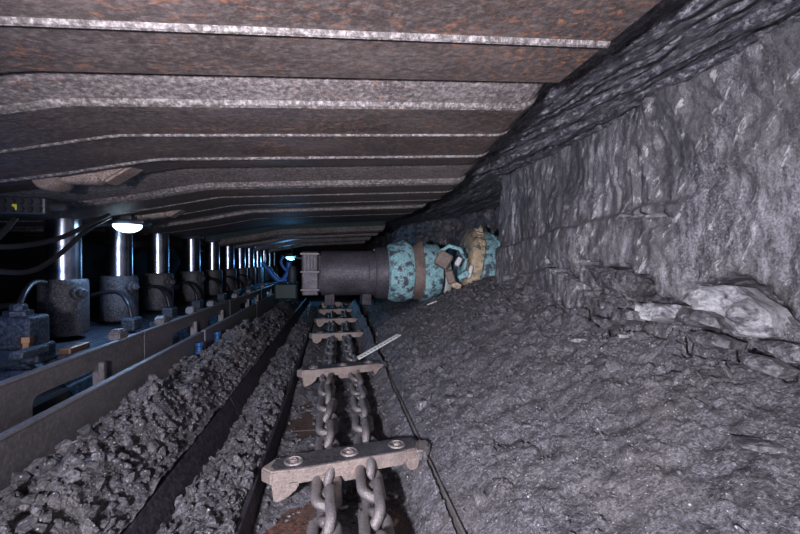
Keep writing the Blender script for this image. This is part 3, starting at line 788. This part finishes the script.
def pontoon(e, y0, y1, legs):
    bm = bmesh.new()
    # sloping toe towards the conveyor, flat deck under the legs
    prism(bm, [Vector((-2.9, y0, -1.04)), Vector((-1.30, y0, -1.04)), Vector((-1.28, y0, -.90)), Vector((-1.42, y0, -.66)), Vector((-1.62, y0, -.54)), Vector((-2.9, y0, -.50))], (0, y1-y0, 0), .015, 2)
    from_bm('base', bm, M['base'], e)
    for k, yy in enumerate(np.linspace(y0+.15, y1-.15, 3)):
        bm = bmesh.new(); box(bm, (-1.52, yy, -.565), (.16, .05, .09), bev=.012, seg=2); from_bm('base_lug', bm, M['base'], e)
    for yy in legs:
        bm = bmesh.new(); box(bm, (-1.56, yy+.3, -.48), (.10, .14, .10), bev=.015, seg=2); from_bm('valve_block', bm, M['base'], e)
        bm = bmesh.new(); tube(bm, spline([(-1.56, yy+.3, -.44), (-1.60, yy+.32, -.32), (-1.72, yy+.40, -.24), (-1.95, yy+.45, -.28), (-2.05, yy+.45, -.4)], 8), .016, 8); from_bm('hose', bm, M['rubber'], e, smooth=True)
std = [M['canopy'], M['lip'], M['bead']]
grn = [M['canopy'], M['lit_green_lip'], M['bead']]
sup = [
 # y0, y1, tips, ridges, lip, drop, mats, legs, label
 (-.55, 1.235, .73, .73, [(.38, .03, .01), (.985, .019, .012)], .0001, .0, std, [-.05, .7], 'roof support overhead, its canopy with one thick weld ridge at the top edge'),
 (1.245, 2.34, .735, .865, [(1.70, .016, .008), (2.06, .022, .010)], .19, .022, std, [1.35, 2.1], 'roof support with the longest bright ribbed canopy, second from the camera'),
 (2.35, 3.98, .915, .98, [(3.08, .022, .008), (3.5, .018, .006)], .50, .040, std, [3.1, 3.82], 'roof support holding the two nearest thick chrome legs'),
 (4.0, 5.68, .97, .86, [(4.6, .02, .006)], .16, .03, std, [4.6, 5.6], 'roof support just beyond the lamp, fourth from the camera'),
 (5.70, 7.4, .82, .80, [], .95, .10, grn, [6.5, 7.4], 'roof support with the greenish canopy tip above the shearer'),
 (7.42, 9.1, .84, .84, [], .3, .09, std, [8.3, 9.15], 'roof support beyond the shearer, the one after the greenish canopy tip'),
 (9.12, 10.8, .84, .84, [], .3, .09, std, [10.1, 11.0], 'last but one roof support, far down the row by the distant lamp'),
 (10.82, 12.5, .84, .84, [], .3, .09, std, [11.9, 12.8], 'farthest roof support, at the dark end of the row'),
]
for (y0, y1, t0, t1, rg, lip, drop, mats, legs, lab) in sup:
    e = empty('roof_support', (-1.85, (y0+y1)/2, -1.04), lab, 'roof support', 'powered roof supports along the face')
    canopy(e, y0, y1, t0, t1, rg, lip, drop, mats)
    bx = [max(y0, -.55), y1]
    pontoon(e, y0+.03, y1-.03, [l for l in legs if l < 8])
    for y in legs: leg(e, -1.85, y, fit=y < 6)
    if 1 < y0 < 3:
        # cast hinge lug hanging below the canopy near its rear end
        c = onZ(66, 180, .40) if y0 < 2 else Vector((-1.45, 3.35, .36))
        bm = bmesh.new()
        box(bm, (c.x, c.y, c.z+.03), (.34, .10, .10), bev=.03, seg=3)
        lathe(bm, [(0, -.07), (.05, -.07), (.06, -.055), (.06, .055), (.05, .07), (0, .07)], (c.x-.05, c.y, c.z), axis=(0, 1, 0), n=20)
        from_bm('hinge_lug', bm, M['brown'], e, auto=35)
        bm = bmesh.new(); prism(bm, [Vector((c.x+.12, c.y-.05, c.z+.08)), Vector((c.x+.34, c.y-.05, c.z+.08)), Vector((c.x+.19, c.y-.05, c.z-.02))], (0, .12, 0), .012, 2)
        from_bm('gusset', bm, M['brown'], e)

# ------------------------------------------------------------------ lamps
def lamp(loc, mat, label, s=1.0, hang=.05, col=(.55, .8, 1), power=None):
    e = empty('mine_lamp', loc, label, 'lamp')
    bm = bmesh.new(); box(bm, (loc[0], loc[1], loc[2]+.02*s), (.30*s, .15*s, .04*s), bev=.012*s, seg=2)
    box(bm, (loc[0]-.03*s, loc[1], loc[2]+.055*s), (.16*s, .10*s, .04*s), bev=.01*s, seg=2)
    lathe(bm, [(0, -.03*s), (.028*s, -.03*s), (.032*s, 0), (.032*s, .04*s), (.02*s, .05*s), (0, .05*s)], (loc[0]-.17*s, loc[1], loc[2]+.03*s), axis=(1, 0, 0), n=14)
    from_bm('lamp_housing', bm, M['panel'], e, auto=35)
    bm = bmesh.new(); prof = [(.10*s*math.cos(t), -.062*s*math.sin(t)) for t in [PI/2*k/8 for k in range(8)]]+[(0, -.062*s)]
    lathe(bm, prof, (loc[0], loc[1], loc[2]), n=28); from_bm('lamp_dome', bm, mat, e, smooth=True)
    bm = bmesh.new(); tube(bm, [(loc[0]+.02*s, loc[1], loc[2]+.07*s), (loc[0]+.01*s, loc[1]+.01, loc[2]+.07*s+hang)], .012*s, 8); from_bm('hanger', bm, M['base'], e)
    return e
lp = onX(128, 225, -1.50)
lamp((lp.x, lp.y, lp.z), M['lamp'], 'bright domed white lamp glowing under the canopy before the second chrome leg', .92, .03)
lf = onX(291, 257, -1.1)
lamp((lf.x, lf.y, lf.z), M['lampfar'], 'small distant blue white lamp at the left end of the shearer', 1.25, .25)
lamp((-.62, -.45, .33), M['lampback'], 'unseen domed lamp added on the roof support behind the photographer', 1.6, .12)  # added out of view, standing for the light from behind the camera

# ------------------------------------------------------------------ cables, control box and hydraulic fittings at the left
def cable(pts, r, mat, label, name='cable', cat='cable', grp=None):
    bm = bmesh.new(); P = spline(pts, 10); o0 = P[0]
    tube(bm, [p-o0 for p in P], r, 10); o = from_bm(name, bm, mat, smooth=True); o.location = o0
    return tag(o, label, cat, grp)
Xc = -1.45
cable([onX(-30, 246, Xc-.05), onX(20, 246, Xc), onX(60, 238, Xc), onX(90, 224, Xc), onX(109, 215, Xc)], .013, M['rubber'], 'upper black cable sagging across the first chrome leg to the lamp', grp='cables running to the lamp')
cable([onX(-30, 268, Xc-.05), onX(25, 272, Xc), onX(55, 258, Xc), onX(85, 232, Xc), onX(110, 217, Xc-.02)], .013, M['rubber'], 'lower black cable hanging in a deeper loop before the first chrome leg', grp='cables running to the lamp')
cable([onX(-12, 248, -1.5), onX(4, 232, -1.5), onX(16, 218, -1.5)], .012, M['rubber'], 'short black cable rising to the control box at the left edge')
cp = onX(22, 207, -1.50)
e = empty('control_box', (cp.x, cp.y, cp.z-.05), 'dark control box with a yellow mark under the canopy, at the left edge', 'control box')
bm = bmesh.new(); R = Matrix.Rotation(.10, 3, 'Z'); box(bm, (cp.x-.07, cp.y, cp.z), (.42, .12, .085), bev=.01, seg=2); from_bm('box_body', bm, M['panel'], e)
for i in range(9):
    for j in range(2):
        bm = bmesh.new(); lathe(bm, [(0, .012), (.012, .012), (.014, 0)], (cp.x-.18+.037*i, cp.y-.06, cp.z-.018+.036*j), axis=(0, -1, 0), n=10); from_bm('connector', bm, M['rubber'] if (i+j) % 3 else M['panel'], e)
bm = bmesh.new(); q = onY(15, 207, cp.y-.062); box(bm, (q.x, q.y, q.z), (.02, .006, .028), bev=.002); from_bm('yellow_mark', bm, M['yellow'], e)
bm = bmesh.new(); lathe(bm, [(0, -.04), (.02, -.04), (.025, -.03), (.025, .03), (.015, .04), (0, .04)], (cp.x+.17, cp.y-.01, cp.z), axis=(1, 0, 0), n=18); from_bm('cable_gland', bm, M['rubber'], e, auto=35)
# valve chest in the left foreground
vc = onX(18, 329, -1.62)
e = empty('valve_chest', (vc.x, vc.y, -.52), 'blue grey valve chest with a nut on top, left of the nearest leg', 'valve chest')
bm = bmesh.new(); box(bm, (vc.x, vc.y, vc.z-.015), (.20, .16, .17), bev=.02, seg=3); from_bm('chest_body', bm, M['base'], e)
bm = bmesh.new(); lathe(bm, [(0, .045), (.03, .045), (.036, .035), (.036, .012), (.06, .01), (.06, -.02), (0, -.02)], (vc.x, vc.y, vc.z+.085), n=6); from_bm('nut', bm, M['base'], e)
cable([(vc.x, vc.y, vc.z+.12), onX(26, 290, -1.66), onX(36, 282, -1.75), onX(52, 284, -1.98)], .014, M['rubber'], 'thin hose arching from the valve chest to the nearest leg', 'hose', 'hose')
for (u, v, X0, lab) in ((25, 338, -1.5, 'brown hexagonal fitting just below the valve chest'), ):
    c = onX(u, v+5, X0); bm = bmesh.new(); lathe(bm, [(0, -.04), (.022, -.04), (.022, 0), (.03, .002), (.03, .03), (0, .03)], (0, 0, 0), n=6); o = from_bm('pipe_fitting', bm, M['brass']); o.location = c+Vector((0, 0, .0)); tag(o, lab, 'fitting')
for (u0, v0, u1, v1, X0, mt, lab) in ((14, 356, 42, 349, -1.38, 'base', 'grey steel cover strip on the base beside the rear spill plate'), (63, 352, 84, 345, -1.34, 'brass', 'rust brown cover strip on the base beside the rear spill plate')):
    a, b = onX(u0, v0, X0), onX(u1, v1, X0); c = (a+b)/2; L = (b-a).length
    bm = bmesh.new(); box(bm, (0, 0, 0), (.06, L, .035), bev=.008, seg=2); o = from_bm('cover_strip', bm, M[mt]); o.location = c; tag(o, lab, 'cover strip')

# ------------------------------------------------------------------ the shearer
SY = 4.75
ctr = Vector((0, SY, -.13))
def sx(u, Y=SY): return onY(u, 262, Y).x
e = empty('shearer', (sx(345), SY, -.62), 'coal shearer with dark cylindrical body, teal gearcase and cutting drum at the face', 'shearer')
x0, x1, x2, x3, x4, x5 = sx(321), sx(374), sx(386), sx(411), sx(420), sx(438)
r0 = 21.5*4.85/400
bm = bmesh.new(); lathe(bm, [(0, 0), (r0*.98, 0), (r0, .01), (r0, x1-x0-.08), (r0*1.02, x1-x0-.075), (r0*1.02, x1-x0), (0, x1-x0)], (x0, SY, ctr.z), axis=(1, 0, 0), n=56); from_bm('motor_body', bm, M['shearer'], e, auto=35)
bm = bmesh.new(); lathe(bm, [(0, 0), (r0*1.10, 0), (r0*1.16, .02), (r0*1.2, x2-x1-.02), (r0*1.2, x2-x1), (0, x2-x1)], (x1, SY, ctr.z), axis=(1, 0, 0), n=48); from_bm('flange', bm, M['shearer'], e, auto=35)
# boxed end with slats
bx0, bx1 = sx(303), sx(319)
bm = bmesh.new(); box(bm, ((bx0+bx1)/2, SY, ctr.z), (bx1-bx0, .40, .49), bev=.012)
from_bm('end_housing', bm, M['shearer'], e)
for k in range(3):
    bm = bmesh.new(); box(bm, ((bx0+bx1)/2, SY-.205, ctr.z+.22-.2*k), (bx1-bx0+.03, .03, .022), bev=.005); from_bm('housing_band', bm, M['plate'], e)
for k in range(5):
    bm = bmesh.new(); box(bm, (bx0+(k+.5)*(bx1-bx0)/5, SY-.205, ctr.z+.12), (.012, .02, .17), bev=.003); from_bm('cooling_rib', bm, M['shearer'], e)
bm = bmesh.new(); box(bm, ((x0+bx1)/2, SY, ctr.z), (x0-bx1+.02, .3, .4)); from_bm('neck', bm, M['rail'], e)
# lumpy teal gearcase: swept noisy body
def noisy_lathe(name, prof, ox, mat, amp, seed, topbump=0):
    n = 72; V = []; F_ = []; 
    for (r, h) in prof:
        for k in range(n):
            a = 2*PI*k/n; rr = r*(1+amp*float(fbm(h*7+seed, math.cos(a)*2.2, math.sin(a)*2.2, 3, seed)))
            tb = topbump*max(0, math.cos(a-.0))**3*math.exp(-((h-.19)/.10)**2)
            V.append((ox+h, SY-rr*math.sin(a), ctr.z+rr*math.cos(a)+tb))
    for i in range(len(prof)-1):
        for k in range(n): F_.append((i*n+k, i*n+(k+1) % n, (i+1)*n+(k+1) % n, (i+1)*n+k))
    F_.append(tuple(range(n))[::-1]); F_.append(tuple((len(prof)-1)*n+k for k in range(n)))
    o = mk(name, V, F_, mat, e); bm = bmesh.new(); bm.from_mesh(o.data); bmesh.ops.recalc_face_normals(bm, faces=bm.faces); bm.to_mesh(o.data); bm.free()
    o.data.polygons.foreach_set('use_smooth', [True]*len(o.data.polygons)); o.data.set_sharp_from_angle(angle=math.radians(40)); return o
W = x3-x2
noisy_lathe('gearcase', [(.30, 0), (.33, .02), (.335, W*.3), (.335, W*.7), (.325, W-.03), (.30, W)], x2, M['teal'], .05, 5, .06)
noisy_lathe('clamp_band', [(.30, -.01), (.325, 0), (.33, .04), (.325, x4-x3), (.30, x4-x3+.01)], x3, M['brown'], .04, 6, .16)
W2 = x5-x4
noisy_lathe('arm_housing', [(.345, 0), (.35, .02), (.335, W2*.35), (.325, W2*.37), (.322, W2*.4), (.325, W2*.42), (.29, W2*.9), (.27, W2)], x4, M['teal'], .02, 9, .05)
bm = bmesh.new(); lathe(bm, [(.30, 0), (.33, .01), (.32, .03), (.26, .09), (.14, .12), (0, .12)], (x5+.002, SY-.03, ctr.z-.05), axis=(1, 0, 0), n=48); from_bm('white_cone', bm, M['white'], e, auto=30)
# support feet
for xx in (x0+.1, x1-.1):
    bm = bmesh.new(); box(bm, (xx, SY, ctr.z-.3), (.12, .3, .14), bev=.01); from_bm('skid', bm, M['rail'], e)
# drum with axis leaning so that its outer rim drops to the right
dc = Vector((sx(466), SY-.1, -.06))
DR = .46
ax = Vector((.93, -.08, -.20)).normalized()
bm = bmesh.new(); lathe(bm, [(0, -.12), (.17, -.12), (.20, -.10), (.235, .0), (.25, .12), (.25, .42), (0, .42)], dc, axis=ax, n=40); drum = from_bm('cutting_drum', bm, M['teal'], e, auto=35)
bx, by, bz = basis(ax)
bm = bmesh.new(); lathe(bm, [(.24, -.08), (.33, -.11), (DR*.86, -.105), (DR*.97, -.085), (DR, -.05), (DR, .04), (DR*.96, .05), (.24, .05), (.24, -.08)], dc, axis=ax, n=64); from_bm('drum_rim', bm, M['cream'], drum, auto=30)
bm = bmesh.new(); lathe(bm, [(DR*.9, .05), (DR*.985, .06), (DR*.97, .13), (DR*.86, .26), (DR*.70, .36), (DR*.66, .36), (DR*.8, .2), (DR*.9, .05)], dc, axis=ax, n=64); from_bm('drum_shell', bm, M['teal'], drum, auto=30)
bm = bmesh.new(); tube(bm, [dc+ax*.28+(bx*math.cos(2*PI*k/48)+by*math.sin(2*PI*k/48))*DR*.86 for k in range(48)], .012, 8, closed=True); from_bm('shell_edge', bm, M['white'], drum, smooth=True)
for k in range(36):   # cast ribs across the rim
    a = 2*PI*k/36; rad = bx*math.cos(a)+by*math.sin(a)
    if (dc+rad*DR).z < -.28: continue
    tg = bz.cross(rad)
    Rm = Matrix((tg, rad, bz)).transposed()
    bm = bmesh.new(); box(bm, dc+rad*(DR-.001)-bz*.005, (.020, .018, .09), R=Rm, bev=.004); from_bm('rim_rib', bm, M['cream'], drum)
for s in range(3):   # helical vanes
    V = []; F_ = []; n = 34
    for i in range(n):
        t = i/(n-1); a = 2*PI*s/3+.3+t*2.3; h = .09+t*.36; rad = bx*math.cos(a)+by*math.sin(a)
        Ro = DR*(1.0-.10*t)
        for (rr, hh) in ((.24, h-.012), (Ro, h-.016), (Ro, h+.02), (.24, h+.012)): V.append(dc+rad*rr+bz*hh)
    for i in range(n-1):
        for q in range(4): F_.append((i*4+q, i*4+(q+1) % 4, (i+1)*4+(q+1) % 4, (i+1)*4+q))
    F_.append((3, 2, 1, 0)); F_.append(tuple((n-1)*4+q for q in range(4)))
    o = mk('vane', V, F_, M['teal'], drum)
    bm = bmesh.new(); bm.from_mesh(o.data); bmesh.ops.recalc_face_normals(bm, faces=bm.faces); bm.to_mesh(o.data); bm.free()
    for i in range(7):
        t = (i+.5)/7; a = 2*PI*s/3+.3+t*2.3; h = .09+t*.36; rad = bx*math.cos(a)+by*math.sin(a); p = dc+rad*(DR*(1-.1*t)+.0)+bz*h
        if p.z < -.3: continue
        tg = bz.cross(rad); d_ = (rad*.8-tg*.5).normalized()
        bm = bmesh.new(); lathe(bm, [(0, -.01), (.028, -.01), (.028, .04), (.016, .05), (.013, .07), (0, .095)], p, axis=d_, n=10); from_bm('cutting_pick', bm, M['jacket'], drum, auto=35)
for k in range(9):
    a = 2*PI*k/9+.1; rad = bx*math.cos(a)+by*math.sin(a); p = dc+rad*DR+bz*.02
    if p.z < -.2: continue
    bm = bmesh.new(); lathe(bm, [(0, -.01), (.03, -.01), (.03, .035), (.017, .045), (.014, .065), (0, .085)], p, axis=(rad*.9-bz*.25).normalized(), n=10); from_bm('cutting_pick', bm, M['cream'], drum, auto=35)
# end-face guard: brown plate blocks and ring of the ranging arm in front of the drum
for (u, v, w, h, m, rot) in ((445, 260, .16, .17, 'brown', .55), (452, 277, .09, .15, 'brown', -.3), (460, 262, .06, .10, 'white', .5), (465, 275, .13, .07, 'teal', -.5), (472, 272, .045, .15, 'white', .25), (458, 286, .11, .07, 'cream', .4)):
    c = onY(u, v, SY-.62)
    bm = bmesh.new(); box(bm, c+Vector((0, .06, 0)), (w, .12, h), R=Matrix.Rotation(rot, 3, 'Y') @ Matrix.Rotation(-.3, 3, 'Z'), bev=.022, seg=3); from_bm('arm_cover', bm, M[m], e)
bm = bmesh.new(); tube(bm, [onY(437, 262, SY-.5), onY(441, 251, SY-.56), onY(449, 246, SY-.58), onY(460, 249, SY-.6), onY(465, 258, SY-.6)], .022, 10); from_bm('arm_hose_guard', bm, M['teal'], e, smooth=True)

# far bar and hoses left of the shearer
a, b = onY(294, 258, 7.5), onY(316, 259, 5.0)
bm = bmesh.new(); L = (b-a).length; tube(bm, [Vector((0, 0, 0)), b-a], .016, 8); o = from_bm('guide_pipe', bm, M['teal']); o.location = a; tag(o, 'thin teal pipe reaching from the distant lamp to the shearer', 'pipe')
G2 = 'blue hoses drooping beyond the conveyor'
for i, (P, lab) in enumerate((
    ([(268, 268), (274, 276), (281, 281), (288, 272), (289, 262)], 'thickest blue hose, drooping from the far legs up to the distant lamp'),
    ([(262, 262), (270, 272), (278, 279), (287, 280)], 'blue hose lying left of and below the distant lamp'),
    ([(284, 256), (281, 262), (286, 270), (297, 274)], 'short blue hose looping directly beneath the distant lamp'))):
    cable([onY(u, v, 7.2) for u, v in P], .045-.01*i, M['blue'], lab, 'hose', 'hose', G2)
c = onY(289, 276, 6.6)
e2 = empty('pump_unit', (c.x, c.y, -.62), 'blue green pump unit behind the end of the spill plates, below the distant lamp', 'pump')
bm = bmesh.new(); box(bm, (c.x-.03, c.y, -.46), (.36, .4, .26), bev=.03, seg=2); from_bm('pump_casing', bm, M['darkteal'], e2)
bm = bmesh.new(); lathe(bm, [(0, 0), (.06, 0), (.07, .02), (.07, .20), (.05, .27), (0, .28)], (c.x+.05, c.y, -.34), n=20); from_bm('pump_cap', bm, M['base'], e2, auto=35)

# ------------------------------------------------------------------ white strip and white fragment
a = onZ(357, 359, -.80); b = onX(399, 335, .62)
zz = float(slope_z(.6, b.y)); 
b = ray(399, 335); t = .3
while t < 8:
    p = b*t
    if p.x > XE and p.z < float(slope_z(p.x, p.y))+.012: break
    t += .004
b = p
bm = bmesh.new(); d_ = b-a; L = d_.length
Rm = d_.to_track_quat('X', 'Z').to_matrix()
box(bm, (0, 0, 0), (L, .06, .010), R=Rm, bev=.002)
e = empty('marker_strip', (a+b)/2, 'white flat strip lying from the flight bar onto the debris', 'strip')
o = from_bm('strip_body', bm, M['white']); o.parent = e
for k in range(12):
    bm = bmesh.new(); box(bm, Rm @ Vector(((k-5.5)*L/13, -.016, .0058)), (.006, .022, .0015), R=Rm); o = from_bm('dark_mark', bm, M['panel']); o.parent = e
c = ray(432, 303)*3.6
bm = bmesh.new(); box(bm, (0, 0, 0), (.11, .03, .012), R=Matrix.Rotation(-.35, 3, 'Y'), bev=.003); o = from_bm('plastic_scrap', bm, M['white'])
t = .5
while t < 8:
    p = ray(432, 303)*t
    if p.z < float(slope_z(p.x, p.y))+.01: break
    t += .004
o.location = p; tag(o, 'tiny white scrap on the debris below the teal gearcase', 'scrap')

# ------------------------------------------------------------------ light, camera, world
def light(kind, loc, energy, col, size=.1, rot=None, **kw):
    L = bpy.data.lights.new(kind.lower()+'_light', kind); L.energy = energy; L.color = col
    if kind in ('POINT', 'SPOT'): L.shadow_soft_size = size
    if kind == 'AREA': L.size = size
    for k, v in kw.items(): setattr(L, k, v)
    o = bpy.data.objects.new(kind.lower()+'_light', L); COL.objects.link(o); o.location = loc
    if rot: o.rotation_euler = rot
    return o
def spot(loc, tgt, energy, col, size, ang, blend):
    o = light('SPOT', loc, energy, col, size, spot_size=math.radians(ang), spot_blend=blend)
    o.rotation_euler = (Vector(tgt)-Vector(loc)).to_track_quat('-Z', 'Y').to_euler(); return o
spot((-.52, -.32, .0), (.75, 2.6, .0), 500, (.93, .915, 1), .05, 105, 1.0)
light('POINT', (-.48, -.25, -.05), 24, (.94, .92, 1), .05)
light('POINT', (.30, -.80, -.10), 27, (1, .95, 1), .10)  # added fill light, no lamp stands here
spot((lp.x, lp.y, lp.z-.07), (lp.x+.1, lp.y-.1, -1), 22, (.35, .6, 1), .06, 165, .5)
spot((lf.x, lf.y, lf.z-.10), (lf.x+.1, lf.y-1, -1), 55, (.15, .5, 1), .06, 170, .5)
light('POINT', (-1.50, 1.9, -.10), 2.5, (.22, .42, 1), .1)  # blue fill added for the tint at the left, without a lamp
w = bpy.data.worlds.new('world'); SC.world = w; w.use_nodes = True
w.node_tree.nodes['Background'].inputs[0].default_value = (.12, .14, .25, 1); w.node_tree.nodes['Background'].inputs[1].default_value = .02
cam = bpy.data.cameras.new('camera'); cam.lens = 18; cam.sensor_width = 36; cam.clip_start = .02
co = bpy.data.objects.new('camera', cam); COL.objects.link(co); co.location = (0, 0, 0)
co.rotation_euler = (PI/2-math.atan(5/F), 0, -YAW); SC.camera = co
SC.view_settings.view_transform = 'Standard'; SC.view_settings.look = 'None'; SC.view_settings.exposure = -.12; SC.view_settings.gamma = 1
SC.view_settings.use_curve_mapping = False
